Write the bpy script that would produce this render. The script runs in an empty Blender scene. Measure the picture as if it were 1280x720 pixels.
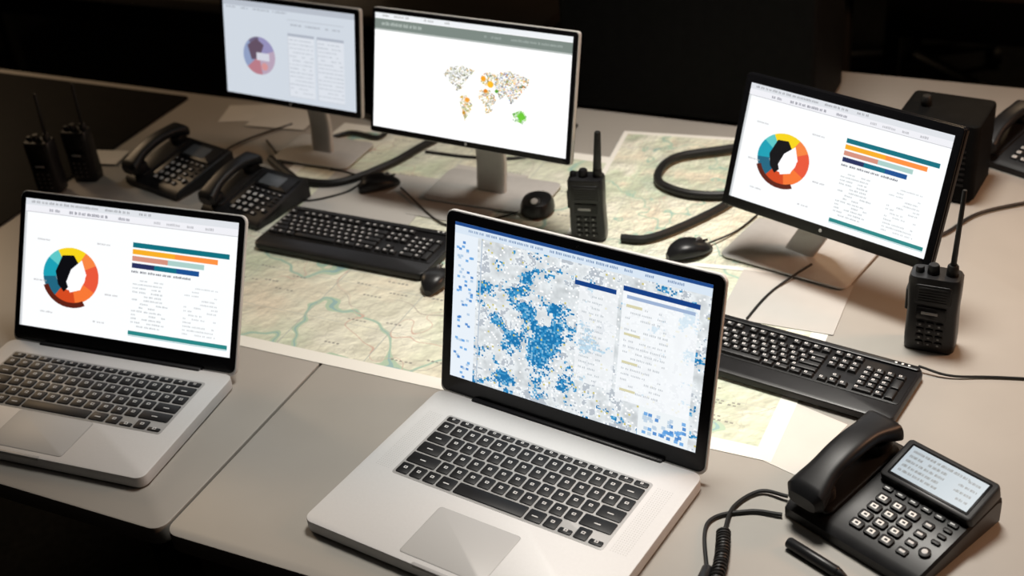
import bpy, bmesh, numpy as np, math, random
from mathutils import Matrix, Vector
random.seed(7); rng=np.random.default_rng(11)
S=bpy.context.scene
try:
    S.view_settings.view_transform='Standard'; S.view_settings.look='None'
except Exception: pass
# ------------------------------------------------------------ materials
MATS={}
def mat(name,col,rough=.5,metal=0.,var=.0,scale=40,bump=0.,spec=.5,coat=0.,emis=None,estr=0.):
    if name in MATS: return MATS[name]
    m=bpy.data.materials.new(name); m.use_nodes=True
    nt=m.node_tree; b=nt.nodes['Principled BSDF']
    b.inputs['Roughness'].default_value=rough; b.inputs['Metallic'].default_value=metal
    b.inputs['Specular IOR Level'].default_value=spec; b.inputs['Coat Weight'].default_value=coat
    tc=nt.nodes.new('ShaderNodeTexCoord'); n=nt.nodes.new('ShaderNodeTexNoise')
    n.inputs['Scale'].default_value=scale; n.inputs['Detail'].default_value=5
    nt.links.new(tc.outputs['Object'],n.inputs['Vector'])
    r=nt.nodes.new('ShaderNodeValToRGB'); c=Vector(col)
    r.color_ramp.elements[0].position=.3; r.color_ramp.elements[1].position=.7
    r.color_ramp.elements[0].color=(*(c*(1-var)),1); r.color_ramp.elements[1].color=(*(c*(1+var)),1)
    nt.links.new(n.outputs['Fac'],r.inputs['Fac']); nt.links.new(r.outputs['Color'],b.inputs['Base Color'])
    if bump>0:
        bp=nt.nodes.new('ShaderNodeBump'); bp.inputs['Strength'].default_value=bump; bp.inputs['Distance'].default_value=.001
        nt.links.new(n.outputs['Fac'],bp.inputs['Height']); nt.links.new(bp.outputs['Normal'],b.inputs['Normal'])
    if emis:
        b.inputs['Emission Color'].default_value=(*emis,1); b.inputs['Emission Strength'].default_value=estr
    MATS[name]=m; return m
def img_mat(name,arr,emission=None,rough=.3,coat=0.):
    h,w=arr.shape[:2]
    im=bpy.data.images.new(name+'_img',w,h,alpha=False)
    px=np.ones((h,w,4),np.float32); px[...,:3]=np.clip(arr[::-1],0,1)
    im.pixels.foreach_set(px.ravel()); im.update(); im.pack()
    m=bpy.data.materials.new(name); m.use_nodes=True; nt=m.node_tree; b=nt.nodes['Principled BSDF']
    t=nt.nodes.new('ShaderNodeTexImage'); t.image=im; t.interpolation='Linear'
    b.inputs['Roughness'].default_value=rough; b.inputs['Coat Weight'].default_value=coat
    if emission:
        b.inputs['Base Color'].default_value=(.01,.01,.01,1); b.inputs['Specular IOR Level'].default_value=.25
        nt.links.new(t.outputs['Color'],b.inputs['Emission Color']); b.inputs['Emission Strength'].default_value=emission
    else: nt.links.new(t.outputs['Color'],b.inputs['Base Color'])
    return m
ALU=mat('aluminium',(.60,.60,.60),.5,.15,.015,300)
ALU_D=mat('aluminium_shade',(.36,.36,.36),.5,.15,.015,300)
SILV=mat('silver_stand',(.55,.54,.52),.42,.25,.03,100)
BEZ=mat('black_bezel',(.005,.005,.006),.22,0,.1,30,spec=.25)
BLK=mat('black_plastic',(.008,.008,.009),.42,0,.2,60,.05,spec=.3)
BLK2=mat('black_satin',(.011,.011,.012),.36,0,.2,60,spec=.35)
KEY=mat('key_black',(.006,.006,.007),.45,0,.2,80,spec=.25)
KEY2=mat('key_grey',(.013,.013,.014),.45,0,.2,80,spec=.3)
LEG=mat('key_legend',(.60,.60,.60),.6,0)
WHT=mat('white_mark',(.75,.75,.73),.5,0)
RUB=mat('rubber',(.009,.009,.009),.5,0,.2,90,spec=.35)
DRK=mat('matte_black',(.004,.004,.004),.6,0,.2,60,spec=.06)
GRYP=mat('grey_paper',(.45,.435,.41),.7,0,.04,12)
PAP=mat('white_paper',(.62,.60,.56),.7,0,.04,12)
# ------------------------------------------------------------ mesh helpers
class MB:
    def __init__(s): s.v=[]; s.f=[]; s.m=[]; s.mats=[]; s.uv={}
    def mi(s,m):
        if m not in s.mats: s.mats.append(m)
        return s.mats.index(m)
    def add(s,vs,fs,m,M=None):
        o=len(s.v)
        for v in vs:
            v=Vector(v); s.v.append(tuple(M@v if M else v))
        k=s.mi(m)
        for f in fs: s.f.append([i+o for i in f]); s.m.append(k)
    def loops(s,L,m,M=None,cap=True):
        n=len(L[0]); vs=[p for l in L for p in l]; fs=[]
        for i in range(len(L)-1):
            for j in range(n):
                k=(j+1)%n; fs.append([i*n+j,i*n+k,(i+1)*n+k,(i+1)*n+j])
        if cap: fs.append(list(range(n))[::-1]); fs.append([(len(L)-1)*n+j for j in range(n)])
        s.add(vs,fs,m,M)
    def slab(s,x0,x1,y0,y1,z0,z1,m,r=.003,c=.0008,seg=4,M=None):
        r=min(r,(x1-x0)/2.01,(y1-y0)/2.01)
        def ring(ins,z):
            rr=max(r-ins,.00005); P=[]
            for cx,cy,a0 in ((x1-r,y1-r,0),(x0+r,y1-r,90),(x0+r,y0+r,180),(x1-r,y0+r,270)):
                for k in range(seg+1):
                    a=math.radians(a0+90*k/seg); P.append((cx+rr*math.cos(a),cy+rr*math.sin(a),z))
            return P
        c=min(c,(z1-z0)/2.1)
        s.loops([ring(c,z0),ring(0,z0+c),ring(0,z1-c),ring(c*.3,z1-c*.3),ring(c,z1)],m,M)
    def quad(s,x0,x1,y0,y1,z,m,M=None): s.add([(x0,y0,z),(x1,y0,z),(x1,y1,z),(x0,y1,z)],[[0,1,2,3]],m,M)
    def cyl(s,p0,p1,r0,r1,m,n=20,M=None):
        p0,p1=Vector(p0),Vector(p1); d=(p1-p0).normalized(); a=d.orthogonal().normalized(); b=d.cross(a)
        R=lambda p,r:[tuple(p+a*r*math.cos(2*math.pi*i/n)+b*r*math.sin(2*math.pi*i/n)) for i in range(n)]
        e=min((p1-p0).length*.15,min(r0,r1)*.3)
        s.loops([R(p0,r0*.85),R(p0+d*e,r0),R(p1-d*e,r1),R(p1,max(r1*.8,1e-5))],m,M)
    def loft(s,secs,m,n=20,e=3.,M=None):
        L=[]
        for c,a,b in secs:
            c,a,b=Vector(c),Vector(a),Vector(b); P=[]
            for i in range(n):
                t=2*math.pi*i/n; ct,st=math.cos(t),math.sin(t)
                P.append(tuple(c+a*math.copysign(abs(ct)**(2/e),ct)+b*math.copysign(abs(st)**(2/e),st)))
            L.append(P)
        s.loops(L,m,M)
    def obj(s,name,parent=None,smooth=True,mw=None):
        me=bpy.data.meshes.new(name); me.from_pydata(s.v,[],s.f)
        for m in s.mats: me.materials.append(m)
        me.polygons.foreach_set('material_index',s.m)
        bm=bmesh.new(); bm.from_mesh(me); bmesh.ops.recalc_face_normals(bm,faces=bm.faces); bm.to_mesh(me); bm.free()
        if smooth:
            me.polygons.foreach_set('use_smooth',[True]*len(me.polygons))
            try: me.set_sharp_from_angle(angle=math.radians(35))
            except Exception: pass
        o=bpy.data.objects.new(name,me); S.collection.objects.link(o)
        if mw is not None: o.matrix_local=mw
        if parent: o.parent=parent
        return o
def empty(name,x,y,z=0,yaw=0,sc=1.):
    e=bpy.data.objects.new(name,None); S.collection.objects.link(e); e.empty_display_size=.05
    e.location=(x,y,z); e.rotation_euler=(0,0,yaw); e.scale=(sc,)*3; return e
def uvquad(name,x0,x1,y0,y1,z,m,parent,mw=None,bend=None):
    me=bpy.data.meshes.new(name); me.from_pydata([(x0,y0,z),(x1,y0,z),(x1,y1,z),(x0,y1,z)],[],[(0,1,2,3)])
    u=me.uv_layers.new(name='UVMap')
    for i,c in enumerate(((0,0),(1,0),(1,1),(0,1))): u.data[i].uv=c
    me.materials.append(m); o=bpy.data.objects.new(name,me); S.collection.objects.link(o)
    if mw is not None: o.matrix_local=mw
    if parent: o.parent=parent
    return o
def catmull(P,k=12,closed=False):
    P=[Vector(p) for p in P]; Q=[P[0]*2-P[1]]+P+[P[-1]*2-P[-2]]; out=[]
    for i in range(1,len(Q)-2):
        for j in range(k):
            t=j/k; a,b,c,d=Q[i-1:i+3]
            out.append(.5*((2*b)+(c-a)*t+(2*a-5*b+4*c-d)*t*t+(3*b-3*c+d-a)*t**3))
    out.append(P[-1]); return out
def tube(name,P,r,m,parent=None,k=12,n=10):
    P=catmull(P,k) if k else [Vector(p) for p in P]
    mb=MB(); L=[]; prev=None
    for i,p in enumerate(P):
        d=(P[min(i+1,len(P)-1)]-P[max(i-1,0)]).normalized()
        a=(prev-d*prev.dot(d)).normalized() if prev else (d.orthogonal()).normalized()
        prev=a; b=d.cross(a)
        L.append([tuple(p+a*r*math.cos(2*math.pi*q/n)+b*r*math.sin(2*math.pi*q/n)) for q in range(n)])
    mb.loops(L,m); return mb.obj(name,parent)
# ------------------------------------------------------------ screen artwork (numpy canvases)
class Cv:
    def __init__(s,w,h,bg): s.a=np.ones((h,w,3),np.float32)*np.array(bg,np.float32); s.w=w; s.h=h
    def rect(s,u0,v0,u1,v1,c,al=1.):
        y0=int(v0*s.h); y1=max(int(v1*s.h),y0+1); x0=int(u0*s.w); x1=max(int(u1*s.w),x0+1)
        s.a[y0:y1,x0:x1]=s.a[y0:y1,x0:x1]*(1-al)+np.array(c,np.float32)*al
    def grid(s):
        y,x=np.mgrid[0:s.h,0:s.w]; return x/s.w,y/s.h
    def disc(s,u,v,r,c,asp=1):
        x,y=s.grid(); k=((x-u)**2+((y-v)*s.h/s.w)**2)<r*r; s.a[k]=c
    def sector(s,u,v,r0,r1,a0,a1,c):
        x,y=s.grid(); dx=x-u; dy=(y-v)*s.h/s.w; rr=np.hypot(dx,dy); an=np.degrees(np.arctan2(dx,-dy))%360
        k=(rr>=r0)&(rr<=r1)&(((an-a0)%360)<((a1-a0)%360)); s.a[k]=c
    def poly(s,P,c):
        x,y=s.grid(); ins=np.zeros(x.shape,bool); n=len(P)
        for i in range(n):
            x1,y1=P[i]; x2,y2=P[(i+1)%n]
            if y1==y2: continue
            ins^=((y1>y)!=(y2>y))&(x<(x2-x1)*(y-y1)/(y2-y1)+x1)
        s.a[ins]=c
    def text(s,u0,v,u1,hh,c,dens=.75,k=1.):
        u=u0
        while u<u1-.005:
            L=random.uniform(.008,.035)*k
            if random.random()<dens: 
                x=u
                while x<min(u+L,u1): 
                    s.rect(x,v+random.uniform(0,hh*.25),x+.004*k,v+hh,c,.8); x+=.0065*k
            u+=L+.008*k
def dashboard(w=720,h=450):
    c=Cv(w,h,(.95,.955,.96))
    c.rect(0,0,1,.05,(.84,.85,.87)); c.rect(0,.05,1,.10,(.90,.90,.92)); c.text(.03,.015,.6,.02,(.55,.55,.57)); c.text(.12,.065,.55,.022,(.40,.40,.45))
    c.rect(0,.10,1,.105,(.7,.7,.72)); c.rect(0,.105,.012,1,(.80,.81,.82)); c.text(.62,.065,.95,.02,(.65,.65,.67),.5)
    U,V=.24,.56
    segs=[(330,30,(.93,.80,.10)),(30,62,(.93,.50,.25)),(62,120,(.88,.33,.22)),(120,168,(.93,.45,.20)),(168,215,(.80,.28,.12)),(215,262,(.12,.38,.48)),(262,305,(.10,.60,.68)),(305,330,(.35,.75,.75))]
    for a,b,k in segs: c.sector(U,V,.070,.135,a,b,k)
    c.sector(U+.004,V+.02,.118,.143,150,250,(.35,.12,.08))
    c.disc(U,V,.071,(.97,.97,.97))
    c.poly([(U-.075,V-.02),(U-.045,V-.15),(U+.01,V-.16),(U+.035,V-.10),(U+.01,V-.02),(U-.005,V+.08),(U-.03,V+.13),(U-.06,V+.08)],(.04,.04,.06))
    c.poly([(U+.0,V-.05),(U+.05,V-.13),(U+.075,V-.02),(U+.05,V+.10),(U+.0,V+.13),(U-.02,V+.05)],(.97,.97,.98))
    for (a,b) in ((.07,.30),(.36,.28),(.06,.62),(.41,.66),(.10,.86),(.36,.88)): c.text(a,b,a+.06,.014,(.65,.65,.66),1)
    y=.24
    for L,cols in ((.97,[(.05,.42,.48)]),(.92,[(.93,.66,.15),(.95,.55,.25)]),(.86,[(.80,.55,.48),(.65,.78,.76)]),(.84,[(.15,.18,.35),(.05,.42,.50),(.10,.30,.55)])):
        n=len(cols)
        for i,k in enumerate(cols): c.rect(.53+(L-.53)*i/n,y,.53+(L-.53)*(i+1)/n,y+.038,k)
        y+=.052
    c.text(.53,y+.005,.80,.018,(.25,.25,.3),1)
    for i in range(13):
        v=.52+i*.029; c.text(.54,v,.66+random.random()*.06,.013,(.66,.68,.69)); c.text(.78,v,.93,.013,(.72,.73,.74),.6)
    c.rect(.53,.915,.985,.945,(.15,.50,.50)); c.rect(.53,.95,.985,.955,(.5,.7,.72))
    return c.a
CONT=[[(.02,.22),(.10,.08),(.24,.05),(.36,.10),(.30,.26),(.24,.42),(.17,.50),(.12,.38),(.06,.30)],
[(.22,.56),(.30,.54),(.37,.66),(.33,.82),(.28,.98),(.25,.82),(.21,.66)],
[(.44,.28),(.44,.16),(.52,.08),(.58,.12),(.56,.26),(.50,.33)],
[(.43,.42),(.54,.38),(.62,.52),(.57,.74),(.52,.84),(.48,.64),(.42,.54)],
[(.58,.28),(.58,.10),(.75,.03),(.97,.12),(.93,.28),(.86,.42),(.78,.58),(.72,.42),(.66,.52),(.61,.38)],
[(.80,.72),(.90,.64),(.97,.76),(.91,.88),(.81,.84)]]
def worldmap(w=760,h=430):
    c=Cv(w,h,(.98,.98,.98)); c.rect(0,0,1,.045,(.88,.89,.90)); c.text(.02,.012,.4,.02,(.6,.6,.6))
    c.rect(0,.05,1,.135,(.46,.50,.48)); c.text(.02,.075,.25,.03,(.75,.78,.76)); c.text(.55,.08,.97,.02,(.62,.66,.64)); c.rect(0,.135,1,.15,(.68,.70,.69))
    X,Y,W,Hh=.36,.33,.46,.50
    for ci,P in enumerate(CONT):
        Q=[(X+a*W,Y+b*Hh) for a,b in P]
        m=Cv(w,h,(0,0,0)); m.poly(Q,(1,1,1)); k=m.a[...,0]>.5
        ys,xs=np.nonzero(k)
        for _ in range(int(k.sum()*.10)+16):
            i=rng.integers(len(ys)); y,x=ys[i],xs[i]; s=rng.integers(1,5)
            pal=[(.22,.22,.22),(.45,.45,.45),(.98,.98,.98),(.74,.76,.72),(.65,.66,.6)]
            if ci in(2,3,4) and rng.random()<.5: pal=[(.90,.62,.12),(.85,.42,.10),(.62,.58,.15),(.95,.75,.3),(.50,.62,.2)]
            if ci==0 and rng.random()<.25: pal=[(.80,.62,.25),(.55,.58,.3)]
            if ci==5: pal=[(.35,.70,.15),(.5,.8,.2),(.2,.5,.1)]
            if ci==1 and rng.random()<.6: pal=[(.9,.6,.2),(.6,.65,.3),(.75,.7,.2)]
            if ci==4 and rng.random()<.2: pal=[(.35,.45,.7),(.6,.65,.7)]
            c.a[y:y+s,x:x+s]=pal[rng.integers(len(pal))]
    c.disc(X+.55*W,Y+.3*Hh,.016,(.93,.70,.15)); c.disc(X+.47*W,Y+.22*Hh,.013,(.92,.62,.12)); c.disc(X+.5*W,Y+.42*Hh,.010,(.85,.5,.1)); c.disc(X+.62*W,Y+.40*Hh,.009,(.35,.60,.2)); c.disc(X+.90*W,Y+.76*Hh,.018,(.40,.75,.20)); c.disc(X+.30*W,Y+.62*Hh,.012,(.9,.6,.2)); c.disc(X+.27*W,Y+.85*Hh,.009,(.75,.55,.15))
    return c.a
def sidedash(w=560,h=350):
    c=Cv(w,h,(.84,.87,.91)); c.rect(0,0,1,.06,(.74,.77,.81)); c.text(.03,.07,.5,.02,(.6,.62,.66))
    U,V=.27,.56
    for a,b,k in ((0,70,(.60,.58,.75)),(70,170,(.74,.66,.74)),(170,230,(.74,.50,.55)),(230,320,(.58,.64,.78)),(320,360,(.45,.42,.53))): c.sector(U,V,.03,.125,a,b,k)
    c.poly([(U-.09,V-.1),(U-.02,V-.18),(U+.04,V-.12),(U+.0,V+.03),(U-.06,V+.05)],(.40,.33,.40)); c.rect(U-.02,V-.03,U+.08,V+.05,(.85,.86,.9)); c.disc(U+.04,V+.11,.025,(.85,.6,.6))
    for a in (.50,.72):
        c.rect(a,.28,a+.2,.94,(.89,.91,.94)); c.rect(a,.28,a+.2,.31,(.70,.73,.78))
        for i in range(14): c.text(a+.01,.34+i*.042,a+.19,.013,(.66,.69,.73),.8)
        c.rect(a,.28,a+.003,.94,(.7,.72,.76)); c.rect(a,.94,a+.2,.945,(.7,.72,.76))
    c.rect(.5,.14,.92,.145,(.6,.62,.66)); c.text(.5,.18,.9,.02,(.6,.62,.66))
    return c.a
def vnoise(h,w,cells,seed):
    r=np.random.default_rng(seed); gh=int(cells*h/w)+2; g=r.random((gh+1,cells+2)); y=np.linspace(0,gh-1.001,h); x=np.linspace(0,cells-.001,w)
    yi=y.astype(int); xi=x.astype(int); fy=(y-yi)[:,None]; fx=(x-xi)[None]; fy=fy*fy*(3-2*fy); fx=fx*fx*(3-2*fx)
    A=g[yi][:,xi];B=g[yi][:,xi+1];C=g[yi+1][:,xi];D=g[yi+1][:,xi+1]
    return (A*(1-fx)+B*fx)*(1-fy)+(C*(1-fx)+D*fx)*fy
def fbm(h,w,c,seed,o=5): 
    t=0;s=0
    for i in range(o): t=t+vnoise(h,w,c*2**i,seed+i)*.55**i; s+=.55**i
    return t/s
def heat(w=840,h=540):
    c=Cv(w,h,(.86,.88,.90)); cell=6
    n=fbm(h,w,16,25,4)
    K=np.ones((cell,cell)); cs=rng.random((h//cell+1,w//cell+1)); cellr=np.kron(cs,K)[:h,:w]
    cs2=np.kron(rng.random((h//cell+1,w//cell+1)),K)[:h,:w]
    x,y=c.grid(); bl=fbm(h,w,30,61,3)
    c.a[:]=np.array((.85,.87,.88))+((bl-.5)*.30)[...,None]
    c.a[(bl+cellr*.2)>.76]=(.70,.73,.76); c.a[(cellr>.85)&(cs2<.5)]=(.96,.965,.97)
    G=lambda a,b,sa,sb:np.exp(-(((x-a)/sa)**2+((y-b)/sb)**2))
    bias=G(.40,.68,.10,.10)*.26+G(.28,.72,.10,.12)*.14+G(.25,.45,.10,.16)*.16+G(.40,.34,.14,.14)*.17+G(.46,.52,.09,.10)*.15+G(.22,.90,.08,.08)*.15+G(.44,.92,.1,.07)*.15-.01
    q=n*1.05+bias+cellr*.20
    k=q>.81; c.a[k]=np.where(cs2[k][:,None]<.5,np.array([.10,.44,.66]),np.where(cs2[k][:,None]<.8,np.array([.22,.56,.76]),np.array([.50,.70,.82])))
    g=(cs2<.010); c.a[g]=(.78,.74,.45)
    c.rect(0,.0,.10,1,(.88,.91,.94))
    for _ in range(60):
        u,v=rng.random()*.07+.01,rng.random()*.9+.08; c.rect(u,v,u+.012,v+.015,[(.2,.45,.75),(.35,.6,.85),(.65,.75,.85)][rng.integers(3)],.8)
    c.rect(.115,.06,.12,1,(.7,.75,.8))
    c.rect(0,0,1,.022,(.12,.28,.52)); c.rect(0,.022,1,.07,(.82,.87,.92)); c.text(.03,.033,.9,.016,(.40,.50,.65))
    c.rect(.52,.17,.67,.78,(.93,.94,.95),.72); c.rect(.50,.17,.66,.198,(.08,.24,.50))
    c.rect(.685,.13,.965,.82,(.94,.95,.96),.85); c.rect(.685,.13,.965,.16,(.08,.24,.50)); c.rect(.70,.18,.95,.2,(.6,.68,.8))
    for i in range(16):
        c.text(.535,.24+i*.034,.62,.013,(.70,.73,.75),.7); c.text(.70,.24+i*.034,.86,.013,(.72,.74,.76),.7)
        if i%5==0: c.rect(.70,.235+i*.034,.76,.250+i*.034,(.82,.80,.66))
    c.rect(.78,.82,.97,1,(.90,.92,.93))
    for _ in range(45):
        u,v=.79+rng.random()*.16,.84+rng.random()*.13; c.rect(u,v,u+.014,v+.02,[(.2,.45,.75),(.35,.6,.85),(.7,.78,.85)][rng.integers(3)],.8)
    return c.a
def paper_map_img(w=1300,h=900,seed=3,border=.022):
    c=Cv(w,h,(.88,.87,.82)); n=fbm(h,w,5,seed,6); n2=fbm(h,w,9,seed+40,6); n3=fbm(h,w,30,seed+80,4)
    base=np.array([.81,.81,.74]); green=np.array([.73,.77,.68]); tan=np.array([.83,.79,.71]); pale=np.array([.85,.85,.80])
    t=np.clip((n-.42)*4,0,1)[...,None]; a=base*(1-t)+green*t; t=np.clip((n2-.55)*4,0,.8)[...,None]; a=a*(1-t)+tan*t
    t=np.clip((.46-n2)*4,0,1)[...,None]; a=a*(1-t)+pale*t
    gy,gx=np.gradient(n+n2*.6+n3*.25); a=a*(1+np.clip((gx+gy)*8,-.12,.12))[...,None]
    a=np.where((np.abs((n*14)%1-.5)<.03)[...,None],a*.94,a)
    nr=fbm(h,w,3,seed+9,5); r=np.abs(nr-.5)<.008; a[r]=(.66,.75,.66); r=np.abs(nr-.5)<.002; a[r]=(.55,.68,.68)
    r=np.abs(fbm(h,w,4,seed+19,4)-.47)<.0012; a[r]=(.76,.66,.60)
    r=np.abs(fbm(h,w,5,seed+29,3)-.52)<.0016; a[r]=(.66,.64,.60)
    c.a=a.astype(np.float32)
    for i in range(1,7):
        c.rect(i/7,0,i/7+.001,1,(.65,.68,.66)); c.rect(0,i/7,1,i/7+.001,(.65,.68,.66))
    for _ in range(160):
        u,v=rng.random(2)*.92+.03; c.text(u,v,u+.03,.005,(.48,.48,.46),1)
    b=border; bv=b*w/h
    for q in ((0,0,1,bv),(0,1-bv,1,1),(0,0,b,1),(1-b,0,1,1)): c.rect(*q,(.89,.885,.86))
    return c.a
M_DASH=img_mat('screen_dashboard',dashboard(),1.12)
M_WORLD=img_mat('screen_world',worldmap(),1.18)
M_SIDE=img_mat('screen_side',sidedash(),.95)
M_HEAT=img_mat('screen_heat',heat(),1.10)
M_MAP=img_mat('map_print',paper_map_img(1500,1000,3),None,.6)
M_MAP2=img_mat('map_print_b',paper_map_img(900,800,77),None,.6)
# ------------------------------------------------------------ desks / room
O=Vector((-.419,1.113,0)); YD=-.5; ex=Vector((math.cos(YD),math.sin(YD),0)); ey=Vector((-math.sin(YD),math.cos(YD),0))
def D(a,b,z=0): return O+ex*a+ey*b+Vector((0,0,z))
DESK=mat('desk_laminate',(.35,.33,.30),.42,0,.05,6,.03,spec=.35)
LEGM=mat('desk_leg_metal',(.05,.05,.05),.4,.6)
def desk(name,w,d,m=None):
    e=empty(name,0,0,0,0); mb=MB(); mb.slab(0,w,0,d,-.026,0,m or DESK,.018,.002,6); mb.obj('desktop',e)
    mb=MB()
    for x in (.08,w-.12):
        for y in (.08,d-.1): mb.slab(x,x+.04,y,y+.04,-.735,-.02,LEGM,.004)
    mb.slab(.1,w-.1,d-.12,d-.1,-.4,-.02,LEGM); mb.obj('legs',e)
    return e
d1=desk('desk',1.75,1.40); d1.location=D(0,0); d1.rotation_euler=(0,0,YD)
d2=desk('desk',1.3,1.02); d2.location=D(-1.3035,0.0); d2.rotation_euler=(0,0,YD)
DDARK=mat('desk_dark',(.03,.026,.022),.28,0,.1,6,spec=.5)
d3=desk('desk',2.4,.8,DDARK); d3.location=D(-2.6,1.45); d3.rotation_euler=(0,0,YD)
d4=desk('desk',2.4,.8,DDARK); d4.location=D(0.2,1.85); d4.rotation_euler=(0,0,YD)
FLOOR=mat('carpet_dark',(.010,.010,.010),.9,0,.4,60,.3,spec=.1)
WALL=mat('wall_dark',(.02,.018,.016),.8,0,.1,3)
def box(name,x0,x1,y0,y1,z0,z1,m):
    mb=MB(); mb.slab(x0,x1,y0,y1,z0,z1,m,.001,.0005,1); return mb.obj(name,smooth=False)
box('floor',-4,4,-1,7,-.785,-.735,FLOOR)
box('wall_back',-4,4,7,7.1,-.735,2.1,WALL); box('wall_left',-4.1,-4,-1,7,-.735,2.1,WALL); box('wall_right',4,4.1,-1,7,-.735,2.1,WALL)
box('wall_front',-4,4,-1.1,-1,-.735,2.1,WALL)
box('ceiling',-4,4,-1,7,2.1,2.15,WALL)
# maps and papers
def sheet(name,a0,a1,b0,b1,z,m,rot=0,border=None):
    e=empty(name,*(D((a0+a1)/2,(b0+b1)/2,z)),YD+rot); w=(a1-a0)/2;h=(b1-b0)/2
    uvquad('printed_sheet',-w,w,-h,h,.0004,m,e)
    return e
sheet('paper_map',-.36,.60,.335,.98,.0003,M_MAP)
sheet('paper_map',.16,.56,.70,1.10,.0011,M_MAP2,.12)
def paper(name,a,b,w,h,z,rot,m):
    p=D(a,b,z); e=empty(name,*p,YD+rot); mb=MB(); mb.slab(-w/2,w/2,-h/2,h/2,0,.0006,m,.0005,.0001,1); mb.obj('sheet',e,False); return e
paper('paper_sheet',-.17,.755,.20,.15,.0011,.06,GRYP)
paper('paper_sheet',-.02,.80,.13,.17,.0019,-.04,GRYP)
paper('paper_sheet',-.56,.97,.10,.07,.0003,.3,PAP)
paper('paper_sheet',.53,.655,.15,.12,.0011,.02,GRYP)
paper('paper_sheet',-.72,.74,.09,.05,.0033,.2,PAP)
paper('paper_sheet',-.48,.97,.12,.09,.0020,.1,PAP)
paper('paper_sheet',.615,.385,.07,.11,.0000,-.30,PAP)
e=empty('dark_desk_cover',*D(-1.0,.66,.0001),YD); mb=MB(); mb.slab(-.28,.28,-.34,.34,0,.003,mat('cover_black',(.006,.005,.004),.6,0,.2,40,spec=.06),.01,.001,4); mb.obj('mat',e)  # invented black sheet, added to darken the far-left desk in place of black cases
# ------------------------------------------------------------ laptops
def laptop(x,y,yaw,lid,w,d,ll,screen,kw,kd,ky,tpw,tpd,act):
    e=empty('laptop',x,y,0,yaw); T=.017; mb=MB()
    mb.slab(-w/2,w/2,-d,0,.0015,T,ALU,.012,.0012,6)
    for sx in(-1,1):
        for yy in(-.02,-d+.02): mb.cyl((sx*(w/2-.025),yy,0),(sx*(w/2-.025),yy,.002),.007,.007,RUB)
    mb.slab(-.03,.03,-d-.0002,-d+.004,T-.004,T+.0001,ALU_D,.003,.0001) # thumb notch
    mb.obj('base',e)
    mb=MB(); mb.slab(-tpw/2-.0007,tpw/2+.0007,-d+.010-.0007,-d+.010+tpd+.0007,T-.001,T+.0002,ALU_D,.004,.0001); mb.slab(-tpw/2,tpw/2,-d+.010,-d+.010+tpd,T-.001,T+.0004,mat('trackpad_glass',(.44,.44,.435),.5,.1),.004,.0001); mb.obj('trackpad',e)
    mb=MB(); u=kw/14.5; top=-ky; rowh=(kd-u*.55)/5
    mb.slab(-kw/2-.002,kw/2+.002,top-kd-.002,top+.002,T-.001,T+.0002,ALU_D,.004,.0001)
    rows=[[1.04]*14,[1]*13+[1.5],[1.5]+[1]*13,[1.75]+[1]*11+[1.75],[2.25]+[1]*10+[2.25],[1,1,1,1.25,5,1.25,1,1,1,1]]
    y1=top
    for ri,r in enumerate(rows):
        rh=u*.55 if ri==0 else rowh; tot=sum(r); xx=-kw/2; g=u*.075
        for ki,kk in enumerate(r):
            ww=kw*kk/tot; last=(ri==5 and ki>=7)
            y0=y1-rh
            if last and ki!=8: y0a,y1a=y0,y1-rh*.5
            else: y0a,y1a=y0,y1
            mb.slab(xx+g,xx+ww-g,y0a+g,y1a-g,T,T+.0013,KEY,.0018,.0004,3)
            cx=xx+ww/2; cy=(y0a+y1a)/2
            if not(ri==5 and ki==4):
                s=u*.13 if ri else u*.1
                if kk<=1.1: 
                    mb.slab(cx-s,cx+s*.9,cy-s*.2,cy+s*1.3,T+.0012,T+.00145,LEG,.0003,.00005,1)
                    mb.slab(cx-s*.45,cx+s*.5,cy+s*.25,cy+s*.9,T+.0012,T+.0015,KEY,.0001,.00005,1)
                else: mb.slab(cx-s*1.8,cx+s*1.4,cy-s*.6,cy,T+.0012,T+.00145,LEG,.0002,.00005,1)
            xx+=ww
        y1-=rh
    mb.obj('keyboard',e)
    if w/2-kw/2>.035:
        mb=MB()
        for sx in(-1,1):
            for i in range(7):
                for j in range(34):
                    px=sx*(kw/2+.009+i*.0030); py=top-.003-j*(kd-.006)/33; r=.0004
                    mb.quad(px-r,px+r,py-r,py+r,T+.00015,ALU_D)
        mb.obj('speaker_grille',e,False)
    mb=MB(); mb.cyl((-w*.36,.0,T-.004),(w*.36,.0,T-.004),.006,.006,BLK); mb.obj('hinge',e)
    ML=Matrix.Translation((0,.002,.012))@Matrix.Rotation(math.pi/2-lid,4,'X')
    mb=MB(); mb.slab(-w/2,w/2,0,ll,-.006,0,ALU,.010,.001,6); mb.slab(-w/2+.0015,w/2-.0015,.004,ll-.0015,-.001,.0008,BEZ,.009,.0003,6)
    mb.cyl((0,ll-.008,.0005),(0,ll-.008,.0011),.0015,.0015,BLK2)
    mb.obj('lid',e,mw=ML)
    l,r_,b_,t_=act
    uvquad('display',-w/2+l,w/2-r_,b_,ll-t_,.0012,screen,e,ML)
    return e
laptop(.0425,1.1972,-.6296,.2571,.3592,.2619,.236,M_HEAT,.272,.112,.040,.105,.076,(.014,.014,.026,.013))
laptop(-.5302,1.4515,-.4206,.502,.3573,.2084,.2086,M_DASH,.300,.103,.026,.112,.066,(.010,.010,.024,.010))
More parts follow.
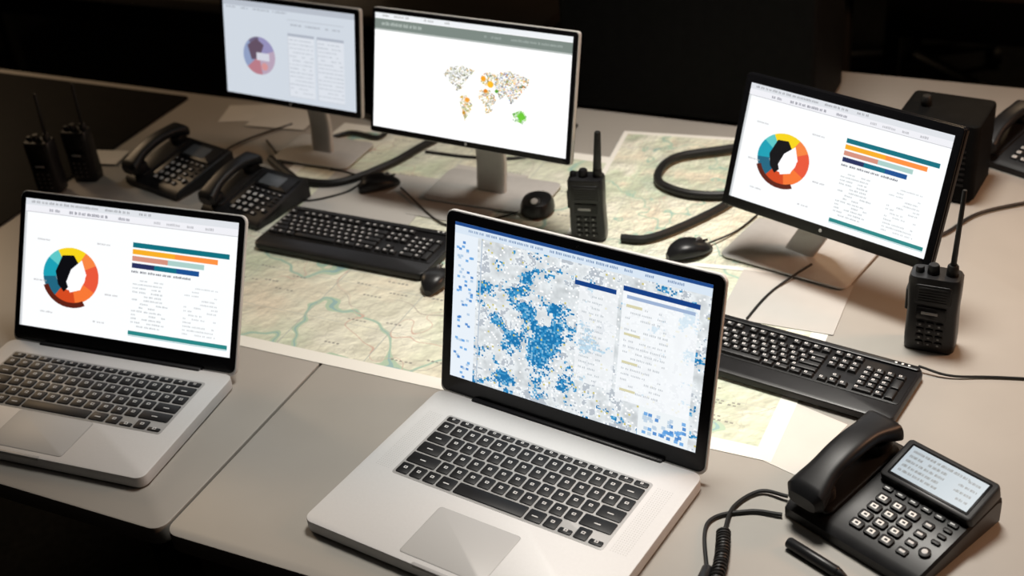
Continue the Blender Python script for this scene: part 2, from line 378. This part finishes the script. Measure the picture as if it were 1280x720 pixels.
# ------------------------------------------------------------ monitors
def monitor(x,y,z,yaw,tilt,w,h,screen,bx,by,byaw,bw,bd,bez=(.007,.010,.007),name='computer_monitor',rim=None):
    e=empty(name,x,y,0,yaw)
    M=Matrix.Translation((0,0,z))@Matrix.Rotation(math.pi/2-tilt,4,'X')
    mb=MB(); mb.slab(-w/2,w/2,-h/2,h/2,-.014,0,BEZ,.004,.001,4); mb.slab(-w/2-.0012,w/2+.0012,-h/2-.0012,h/2+.0012,-.011,-.003,rim or BEZ,.005,.001,4)
    mb.slab(-w*.36,w*.36,-h*.36,h*.36,-.032,-.012,BLK,.02,.008,5); mb.cyl((0,-h/2+bez[1]*.5,0),(0,-h/2+bez[1]*.5,.0008),.0022,.0022,SILV,16); mb.obj('panel',e,mw=M)
    uvquad('display',-w/2+bez[0],w/2-bez[0],-h/2+bez[1],h/2-bez[2],.0006,screen,e,M)
    v=Matrix.Rotation(-yaw,3,'Z')@Vector((bx-x,by-y,0)); st=Matrix.Translation((v.x,v.y,0))@Matrix.Rotation(byaw-yaw,4,'Z')
    mb=MB(); sm=SILV if rim is None or rim is SILV else BLK
    mb.slab(-bw/2,bw/2,-bd/2,bd/2,.0026,.007,sm,.012,.002,6,M=st)
    top=M@Vector((0,-h*.12,-.03)); bot=Vector((v.x,v.y,.006))
    secs=[]
    P=catmull([tuple(bot),tuple(bot*.6+top*.4+Vector((0,.012,0))),tuple(top)],8)
    for i,p in enumerate(P): secs.append((p,(w*.075,0,0),(0,.006,0)))
    mb.loft(secs,sm,20,5); mb.slab(-.03,.03,-.03,.03,-.045,-.03,BLK2,.006,.001,4,M=M@Matrix.Translation((0,-h*.12,.005)))
    mb.obj('stand',e); return e
monitor(-.0315,1.7665,.2132,-.5741,.2833,.3445,.1864,M_WORLD,-.015,1.822,-.5,.20,.105,(.006,.009,.006),rim=SILV)
monitor(.4273,1.4726,.1712,-.8178,.3389,.3106,.1811,M_DASH,.405,1.545,-.70,.19,.12,(.010,.014,.011))
monitor(-.3171,1.9981,.1965,-.5699,.2287,.2785,.1715,M_SIDE,-.295,2.03,-.5,.15,.10,(.007,.010,.007),rim=SILV)
# ------------------------------------------------------------ keyboards
def keyboard(x,y,yaw,w,d):
    e=empty('computer_keyboard',x,y,0.0016,yaw); mb=MB()
    T1=.012
    mb.slab(-w/2,w/2,-d/2,d/2,0,T1,BLK2,.012,.003,6)
    mb.slab(-w/2+.004,w/2-.004,-d/2+.030,d/2-.014,T1-.001,T1+.0008,BLK,.004,.0004,4)
    mb.slab(-w/2+.004,w/2-.004,d/2-.012,d/2-.003,T1-.001,T1+.003,BLK2,.004,.0015,4)
    mb.obj('case',e)
    mb=MB(); U=(w-.016)/22.8; kd=d-.048; rh=kd/6.35; x0=-w/2+.008; yT=d/2-.016
    def key(a,b,r0,rr=1,leg=True):
        xa=x0+a*U; xb=x0+b*U; y1=yT-r0*rh-(rh*.35 if r0>0 else 0); y0=y1-rh*rr; g=U*.06
        def ring(i,z): return [(xa+g+i,y0+g+i,z),(xb-g-i,y0+g+i,z),(xb-g-i,y1-g-i*.6,z),(xa+g+i,y1-g-i*.6,z)]
        mb.loops([ring(0,T1),ring(U*.10,T1+.0045),ring(U*.17,T1+.005)],KEY2 )
        if leg:
            s=U*.14; cx=xa+(U*.38); cy=y1-rh*.42
            mb.slab(cx-s,cx+s,cy-s,cy+s*.8,T1+.0049,T1+.0052,LEG,.0001,.00003,1); mb.slab(cx-s*.4,cx+s*.5,cy-s*.5,cy+s*.3,T1+.0049,T1+.00525,KEY2,.0001,.00003,1)
    for a in [0]+[2+i for i in range(4)]+[6.5+i for i in range(4)]+[11+i for i in range(4)]+[15.25+i for i in range(3)]: key(a,a+1,0)
    for i in range(13): key(i,i+1,1)
    key(13,15,1); key(0,1.5,2)
    for i in range(12): key(1.5+i,2.5+i,2)
    key(13.5,15,2); key(0,1.75,3)
    for i in range(11): key(1.75+i,2.75+i,3)
    key(12.75,15,3); key(0,2.25,4)
    for i in range(10): key(2.25+i,3.25+i,4)
    key(12.25,15,4)
    xs=[0,1.25,2.5,3.75,9.75,11,12.5,13.75,15]
    for i in range(8): key(xs[i],xs[i+1],5,leg=i!=3)
    for r in(1,2):
        for i in range(3): key(15.25+i,16.25+i,r)
    key(16.25,17.25,4)
    for i in range(3): key(15.25+i,16.25+i,5)
    for i in range(4): key(18.6+i,19.6+i,1)
    for r in(2,3,4):
        for i in range(3): key(18.6+i,19.6+i,r)
    key(21.6,22.6,2,2,False); key(21.6,22.6,4,2,False); key(18.6,20.6,5); key(20.6,21.6,5)
    mb.obj('keys',e)
    mb=MB()
    for i in range(3): mb.slab(w/2-.035+i*.008,w/2-.032+i*.008,d/2-.009,d/2-.006,T1+.002,T1+.0033,WHT,.001,.0001,2)
    mb.obj('status_lights',e); return e
keyboard(-.225,1.7034,-.515,.298,.118)
keyboard(.3235,1.2908,-.6474,.312,.113)
# ------------------------------------------------------------ desk phones
LCD=Cv(300,150,(.66,.73,.78))
for i in range(5): LCD.text(.05,.10+i*.17,.55 if i else .8,.09,(.06,.09,.12),.95,2.2)
for i in range(4): LCD.text(.72,.15+i*.2,.95,.08,(.1,.13,.16),.9,2.2)
M_LCD=img_mat('phone_lcd',LCD.a,.75)
def phone(x,y,yaw,sc,lcd=True,z=0.0,Dp=.175,zb=.058):
    e=empty('desk_phone',x,y,z,yaw,sc); W=.185; zf=.018
    mb=MB()
    def side(xx,i=0): return [(xx,0+i,.002+i),(xx,Dp-i,.002+i),(xx,Dp-i,zb-.004-i),(xx,Dp-.010-i,zb-i),(xx,.010+i,zf+.004-i),(xx,0+i,zf-.004-i)]
    mb.loops([side(.0,.003),side(.003),side(W-.003),side(W,.003)],BLK2); mb.obj('body',e)
    sl=math.atan2(zb-zf-.004,Dp-.02); F=Matrix.Translation((0,.010,zf+.004))@Matrix.Rotation(sl,4,'X'); L=(Dp-.02)/math.cos(sl)
    mb=MB(); mb.slab(.004,.056,.004,L-.002,-.004,.005,BLK,.008,.002,5,M=F); mb.obj('cradle',e)
    mb=MB(); secs=[]
    N=22
    for i in range(N+1):
        t=i/N; yy=-.012+t*(L+.020); arch=.028+.016*math.sin(math.pi*t)
        endw=.5+.5*math.cos(min(1,min(t,1-t)/.30)*math.pi)
        hw=.0185+.0085*endw; hh=.010+.006*endw
        cz=arch-.006*endw
        if i in(0,N): hw*=.72; hh*=.6
        secs.append(((.030,yy,cz),(hw,0,0),(0,0,hh)))
    mb.loft(secs,BLK,24,3.2,M=F)
    mb.slab(.012,.048,-.004,.036,.004,.022,BLK,.014,.004,6,M=F); mb.slab(.012,.048,L-.036,L+.002,.004,.022,BLK,.014,.004,6,M=F)
    mb.obj('handset',e)
    mb=MB(); kx0=.068; ks=(L*.55)/.085
    MK=F@Matrix.Diagonal((1,ks,1,1))
    for r in range(4):
        for c_ in range(3):
            a=kx0+.010+c_*.020; b=.010+r*.0175
            mb.slab(a,a+.0165,b,b+.0135,0,.0035,KEY2,.003,.0008,3,M=MK); mb.slab(a+.0035,a+.012,b+.003,b+.010,.0033,.0038,WHT,.0005,.0001,1,M=MK); mb.slab(a+.006,a+.0100,b+.005,b+.0080,.0033,.0040,KEY2,.0005,.0001,1,M=MK)
    for r in range(4):
        a=kx0+.074; b=.010+r*.0175
        mb.slab(a,a+.013,b,b+.0105,0,.003,KEY2,.002,.0008,3,M=MK); mb.slab(a+.003,a+.010,b+.003,b+.0065,.0028,.0033,LEG,.0004,.0001,1,M=MK)
    for c_ in range(6):
        a=kx0+.006+c_*.0175; b=.083
        mb.slab(a,a+.013,b,b+.0075,0,.003,KEY2,.002,.0008,3,M=MK); mb.slab(a+.003,a+.009,b+.0025,b+.0045,.0028,.0033,LEG,.0004,.0001,1,M=MK)
    mb.cyl(MK@Vector((kx0+.100,.030,0)),MK@Vector((kx0+.100,.030,.004)),.007,.007,KEY2); mb.cyl(MK@Vector((kx0+.100,.030,.0035)),MK@Vector((kx0+.100,.030,.0045)),.0035,.0035,LEG)
    for r in range(3): mb.slab(kx0+.095,kx0+.106,.048+r*.012,.054+r*.012,0,.003,KEY2,.002,.0008,3,M=MK)
    mb.obj('buttons',e)
    mb=MB(); lb=.093*ks+.002
    if lcd:
        F2=F@Matrix.Translation((0,lb+.002,.002))@Matrix.Rotation(math.radians(8),4,'X'); hh=L-lb+.006
        mb.slab(kx0-.006,W-.001,-.002,hh,-.012,.010,BLK2,.006,.003,5,M=F2); mb.slab(kx0+.002,W-.008,.004,hh-.006,.009,.0106,BEZ,.002,.0003,3,M=F2); mb.obj('display_housing',e)
        uvquad('lcd',kx0+.005,W-.011,.007,hh-.009,.011,M_LCD,e,F2)
    else:
        mb.slab(kx0+.004,W-.010,lb+.002,L-.006,-.002,.004,BLK,.004,.002,4,M=F); mb.slab(kx0+.012,W-.040,lb+.010,L-.014,.0038,.0045,mat('phone_label',(.10,.11,.12),.3),.002,.0003,3,M=F); mb.obj('label_panel',e)
    return e
phone(.262,1.034,-.93,.90,Dp=.162,zb=.040)
phone(-.630,2.000,-.72,.74,False,zb=.05)
phone(-.482,1.862,-.68,.70,False,zb=.05)
phone(.72,1.76,-.9,.72,False,zb=.05)
# ------------------------------------------------------------ radios
def radio(x,y,yaw,sc=1.,ant=.09,antr=.0055,keypad=True,z=0.0,wk=1.):
    e=empty('two_way_radio',x,y,z,yaw,sc); w,d,h=.056*wk,.034,.108; mb=MB()
    secs=[]
    for z_,k in ((0,.90),(.003,.98),(.02,1.0),(.06,.97),(.085,1.0),(.104,1.0),(.108,.93)): secs.append(((0,0,z_),(w/2*k,0,0),(0,d/2*k,0)))
    mb.loft(secs,BLK2,28,6); mb.obj('body',e)
    F=Matrix.Translation((0,-d/2,0))@Matrix.Rotation(math.pi/2,4,'X')
    mb=MB(); mb.slab(-.022,.022,.072,.100,-.002,.0016,BLK,.004,.001,4,M=F)
    for i in range(6): mb.slab(-.017,.017,.076+i*.0038,.0775+i*.0038,.0012,.0022,KEY2,.0007,.0003,2,M=F)
    mb.slab(-.018,.018,.050,.068,-.001,.0012,BEZ,.002,.0004,3,M=F); mb.slab(-.012,.008,.057,.061,.001,.0015,mat('radio_label',(.3,.3,.3),.5),.0005,.0001,1,M=F)
    if keypad:
        for r in range(4):
            for c_ in range(3):
                a=-.0165+c_*.0115; b=.010+r*.0095
                mb.slab(a,a+.0095,b,b+.0072,-.001,.0020,KEY2,.002,.0006,3,M=F); mb.slab(a+.0033,a+.0060,b+.0024,b+.0048,.0018,.0023,mat('radio_legend',(.2,.2,.2),.5),.0003,.0001,1,M=F)
    mb.slab(-w/2-.0025,-w/2+.004,-.010,.010,.055,.085,RUB,.003,.001,4); mb.obj('front_controls',e)
    mb=MB(); mb.cyl((-.004,0,.107),(-.004,0,.120),.0075,.0068,BLK,24); mb.cyl((-.020,0,.107),(-.020,0,.115),.0055,.005,BLK,20); mb.obj('knobs',e)
    mb=MB(); mb.cyl((.018,.002,.106),(.018,.002,.122),.0075,.0068,RUB,24); mb.cyl((.018,.002,.121),(.018+.004,.002,.121+ant),antr,antr*.75,RUB,20); mb.obj('antenna',e)
    return e
radio(.122,1.655,-.30,.93,.062,.0066,z=.0016)
radio(.509,1.305,-.5,.98,.105,.0036,wk=1.12)
radio(-.752,2.00,-.3,.85,.085,.0035,z=.0035); radio(-.700,2.035,-.3,.85,.085,.0035)
# ------------------------------------------------------------ mice
def mouse(x,y,yaw,sc=1.,z=.0018):
    e=empty('computer_mouse',x,y,z,yaw,sc); mb=MB(); secs=[]; N=18
    for i in range(N+1):
        t=i/N; y_=-.040+.08*t; s=max(math.sin(math.pi*min(max(t,.02),.98))**.45,.2); hz=.014*s*(1.15-.45*t)+.001
        secs.append(((0,y_,hz),(.024*s,0,0),(0,0,hz)))
    mb.loft(secs,BLK2,24,2.5); mb.obj('shell',e)
    mb=MB(); mb.cyl((-.003,.018,.0225),(.003,.018,.0225),.006,.006,mat('wheel_grey',(.12,.12,.12),.5),20); mb.slab(-.0004,.0004,-.005,.034,.018,.0224,RUB,.0002,.0001,1); mb.obj('wheel',e); return e
mouse(-.195,1.880,-1.3,.85); mouse(.255,1.575,-1.3,.85)
mouse(-.105,1.570,-.4,.8)
def trackball(x,y,yaw):
    e=empty('computer_mouse',x,y,.0018,yaw); mb=MB(); secs=[]
    for z_,k in((0,.9),(.004,1),(.014,.97),(.021,.85),(.025,.55)): secs.append(((0,0,z_),(.026*k,0,0),(0,.030*k,0)))
    mb.loft(secs,BLK2,28,2.2); mb.obj('shell',e)
    mb=MB(); mb.cyl((0,-.012,.018),(0,-.016,.026),.012,.010,RUB,24); mb.cyl((0,-.0158,.0255),(0,-.0165,.0268),.0055,.005,LEG,20); mb.obj('wheel',e)
trackball(.052,1.748,-.3)
# ------------------------------------------------------------ cables
Z=.007
def cable(name,P,r):
    e=empty(name,0,0,0); tube('cable_run',P,r,RUB,e); return e
cable('black_cable_tube',[(-.385,2.02,Z),(-.345,1.95,Z),(-.325,1.925,Z),(-.26,1.905,Z),(-.18,1.95,Z),(-.12,2.01,Z),(-.06,2.06,Z)],.0065)
cable('black_cable_tube',[(.42,1.87,.012),(.36,1.865,.012),(.29,1.86,.011),(.255,1.83,.010),(.245,1.78,.010),(.285,1.735,.010),(.35,1.72,.010),(.42,1.74,.012)],.0065)
cable('black_cable_tube',[(.165,1.63,.009),(.20,1.620,.009),(.25,1.640,.009),(.32,1.685,.009),(.37,1.73,.010)],.006)
cable('keyboard_cable',[(.478,1.255,.008),(.51,1.235,.004),(.56,1.225,.0025),(.66,1.20,.0025),(.8,1.18,.0025)],.0016)
cable('monitor_cable',[(-.30,2.075,.004),(-.25,2.09,.006),(-.20,2.06,.006),(-.19,2.11,.006),(-.24,2.17,.006)],.004)
cable('monitor_cable',[(-.40,2.10,.004),(-.37,2.02,.004),(-.36,1.965,.004),(-.41,1.97,.004),(-.46,2.03,.004)],.0022)
cable('monitor_cable',[(-.12,1.99,.003),(-.04,1.95,.003),(.04,1.93,.003),(.10,1.96,.003),(.14,2.03,.003)],.0028)
cable('phone_cable',[(-.50,2.02,.003),(-.47,2.08,.003),(-.43,2.12,.003),(-.36,2.16,.003)],.0018)
cable('phone_cable',[(-.372,1.875,.003),(-.34,1.89,.003),(-.33,1.87,.003),(-.30,1.86,.003),(-.25,1.875,.003),(-.225,1.90,.004)],.0018)
cable('mouse_cable',[(-.215,1.91,.006),(-.25,1.945,.003),(-.28,1.965,.003)],.0015)
cable('mouse_cable',[(-.16,1.865,.006),(-.10,1.745,.004),(-.06,1.73,.0035),(.0,1.74,.0035),(.025,1.745,.006)],.0015)
cable('mouse_cable',[(.285,1.59,.008),(.33,1.62,.0045),(.37,1.66,.0045)],.0015)
cable('monitor_cable',[(.41,1.50,.012),(.36,1.47,.004),(.33,1.44,.0035),(.30,1.40,.0035)],.0016)
cable('monitor_cable',[(.46,1.60,.012),(.50,1.62,.005),(.56,1.66,.004),(.60,1.74,.004)],.004)
cable('monitor_cable',[(.52,1.56,.004),(.60,1.55,.004),(.68,1.60,.004),(.80,1.62,.004)],.0025)
e=empty('phone_cord',0,0,0)
P=catmull([(.150,.89,.010),(.172,.94,.010),(.185,.975,.010),(.193,1.008,.010)],40); Q=[]
for i,p in enumerate(P):
    for s in range(4):
        f=i+s/4
        if i+1<len(P):
            c=p.lerp(P[i+1],s/4); a=f*1.3; Q.append(c+Vector((math.cos(a)*.0065,0,math.sin(a)*.0065)))
tube('coil',Q,.0018,RUB,e,k=0,n=6)
tube('lead',[(.193,1.008,.008),(.212,1.050,.004),(.245,1.07,.004),(.272,1.055,.006)],.0022,RUB,e)
tube('lead_b',[(.165,.95,.004),(.18,1.03,.003),(.225,1.042,.003),(.260,1.030,.004)],.0022,RUB,e)
mb=MB(); mb.cyl((.150,.925,.008),(.168,.96,.008),.0075,.0065,BLK2); mb.obj('plug',e)
e=empty('marker_pen',.276,.960,.0065,-.92); mb=MB(); mb.cyl((-.033,0,0),(.03,0,0),.0062,.0062,BLK2); mb.cyl((.03,0,0),(.04,0,0),.0055,.003,BLK); mb.obj('barrel',e)
# ------------------------------------------------------------ background furniture
def tower(a,b,w,d,h):
    e=empty('computer_tower',*D(a,b,0),YD); mb=MB(); mb.slab(-w/2,w/2,-d/2,d/2,.006,h,DRK,.008,.003,4)
    for sx in(-1,1):
        for sy in(-1,1): mb.cyl((sx*(w/2-.03),sy*(d/2-.03),0),(sx*(w/2-.03),sy*(d/2-.03),.007),.01,.01,RUB)
    mb.obj('case',e)
    F=Matrix.Translation((0,-d/2,0))@Matrix.Rotation(math.pi/2,4,'X'); mb=MB()
    for i in range(8): mb.slab(-w/2+.03,w/2-.03,h*.55+i*.012,h*.55+.006+i*.012,-.001,.002,DRK,.001,.0005,2,M=F)
    mb.obj('front_panel',e,False)
tower(.22,1.24,.44,.20,.46)
p=D(.66,1.03,0); e=empty('equipment_case',p.x,p.y,0,-.6); mb=MB(); mb.slab(-.06,.06,-.05,.05,.004,.125,DRK,.010,.004,5); mb.slab(-.055,.055,-.045,.045,0,.006,RUB,.006,.001,3); mb.obj('shell',e)
mb=MB(); F=Matrix.Translation((0,-.05,0))@Matrix.Rotation(math.pi/2,4,'X')
for i in range(7): mb.slab(-.045,.045,.03+i*.009,.034+i*.009,-.001,.0015,BEZ,.001,.0004,2,M=F)
mb.cyl((-.03,0,.125),(-.03,0,.14),.008,.007,RUB); mb.obj('grille',e)
OFFS=mat('screen_off',(.01,.011,.012),.12,0,.1,5,spec=.5)
def offmon(a,b,yaw):
    p=D(a,b,0); monitor(p.x,p.y,.26,yaw,.1,.48,.29,OFFS,p.x-.06*math.sin(yaw),p.y+.06*math.cos(yaw),yaw,.22,.16,rim=BLK)
offmon(-1.7,1.75,-.2); offmon(-1.0,1.85,-.7); offmon(.9,2.2,-.6); offmon(1.7,2.15,-.9)
def chair(x,y,yaw):
    e=empty('office_chair',x,y,-.735,yaw); FAB=mat('chair_fabric',(.02,.018,.016),.8,0,.3,80,.3)
    mb=MB(); mb.slab(-.25,.25,-.24,.24,.42,.50,FAB,.08,.03,6); mb.obj('seat',e)
    mb=MB(); mb.slab(-.23,.23,0,.52,-.03,.03,FAB,.09,.02,6,M=Matrix.Translation((0,.25,.56))@Matrix.Rotation(math.pi/2-.15,4,'X')); mb.cyl((0,.2,.44),(0,.27,.62),.02,.02,LEGM); mb.obj('backrest',e)
    mb=MB(); mb.cyl((0,0,.08),(0,0,.43),.03,.025,LEGM)
    for i in range(5):
        a=i*2*math.pi/5; q=(math.cos(a)*.28,math.sin(a)*.28); mb.cyl((0,0,.10),(q[0],q[1],.07),.022,.015,LEGM); mb.cyl((q[0]-.015,q[1],.03),(q[0]+.015,q[1],.03),.03,.03,RUB)
    mb.obj('base',e); mb=MB()
    for sx in(-1,1): mb.slab(sx*.27-.03,sx*.27+.03,-.14,.14,.64,.67,BLK,.02,.008,4); mb.cyl((sx*.27,0,.46),(sx*.27,0,.65),.014,.014,LEGM)
    mb.obj('armrests',e)
chair(-1.55,2.75,.3); chair(1.26,3.6,.2)
STREAK=mat('streak_brown',(.22,.12,.06),.5,0,.2,20)  # brown for the added sheets that imitate warm streaks
for a,b,w_,h_,r_,m_ in ((-1.5,1.62,.3,.21,.4,GRYP),(-1.05,1.56,.21,.14,-.2,STREAK),(-.75,1.62,.25,.16,.5,GRYP),(-2.0,1.7,.3,.2,.1,STREAK),(-1.2,2.0,.3,.2,.1,STREAK),(1.1,2.0,.3,.21,.2,GRYP),(.6,1.95,.21,.15,-.3,STREAK),(1.6,1.98,.21,.3,.7,GRYP),(.45,2.2,.3,.2,.4,GRYP)):
    paper('paper_sheet',a,b,w_,h_,.0003,r_,m_)  # added sheets, stand in for the glare streaks on the dark back desks
# ------------------------------------------------------------ lights
def area(name,loc,tgt,size,power,col,spread=180):
    l=bpy.data.lights.new(name,'AREA'); l.energy=power; l.size=size; l.color=col; l.spread=math.radians(spread); o=bpy.data.objects.new(name,l); S.collection.objects.link(o)
    o.location=loc; o.rotation_euler=(Vector(tgt)-Vector(loc)).to_track_quat('-Z','Y').to_euler(); return o
area('ceiling_light',(.36,1.66,1.9),(.28,1.36,0),.45,7.2,(1,.955,.88),62)
area('ceiling_fill',(0,1.2,2.0),(0,1.3,0),1.2,1.2,(1,.94,.86))
area('warm_lamp',(1.5,1.15,.8),(.70,1.15,0),.3,9,(1,.52,.29))
area('back_fill',(-1.6,3.2,1.0),(-1.25,2.85,0),.3,9,(1,.72,.45))  # added fill, brightens the sheets on the left back desk
area('back_fill',(1.9,3.7,1.3),(1.2,3.0,0),.4,6,(1,.72,.45))  # second added fill, lifts the right background
w=bpy.data.worlds.new('World'); S.world=w; w.use_nodes=True; w.node_tree.nodes['Background'].inputs[0].default_value=(.01,.011,.013,1); w.node_tree.nodes['Background'].inputs[1].default_value=.5
# ------------------------------------------------------------ camera
cam=bpy.data.cameras.new('camera'); co=bpy.data.objects.new('camera',cam); S.collection.objects.link(co); S.camera=co
cam.sensor_width=36; cam.lens=1636/1280*36; th,ro=.567,-.108
f=Vector((0,math.cos(th),-math.sin(th))); r=Vector((1,0,0)); u=r.cross(f)
r2=r*math.cos(ro)+u*math.sin(ro); u2=-r*math.sin(ro)+u*math.cos(ro)
M=Matrix((r2,u2,-f)).transposed().to_4x4(); M.translation=(0,0,.981); co.matrix_world=M
cam.clip_start=.01
cam.dof.use_dof=True; cam.dof.focus_distance=1.5; cam.dof.aperture_fstop=4.5
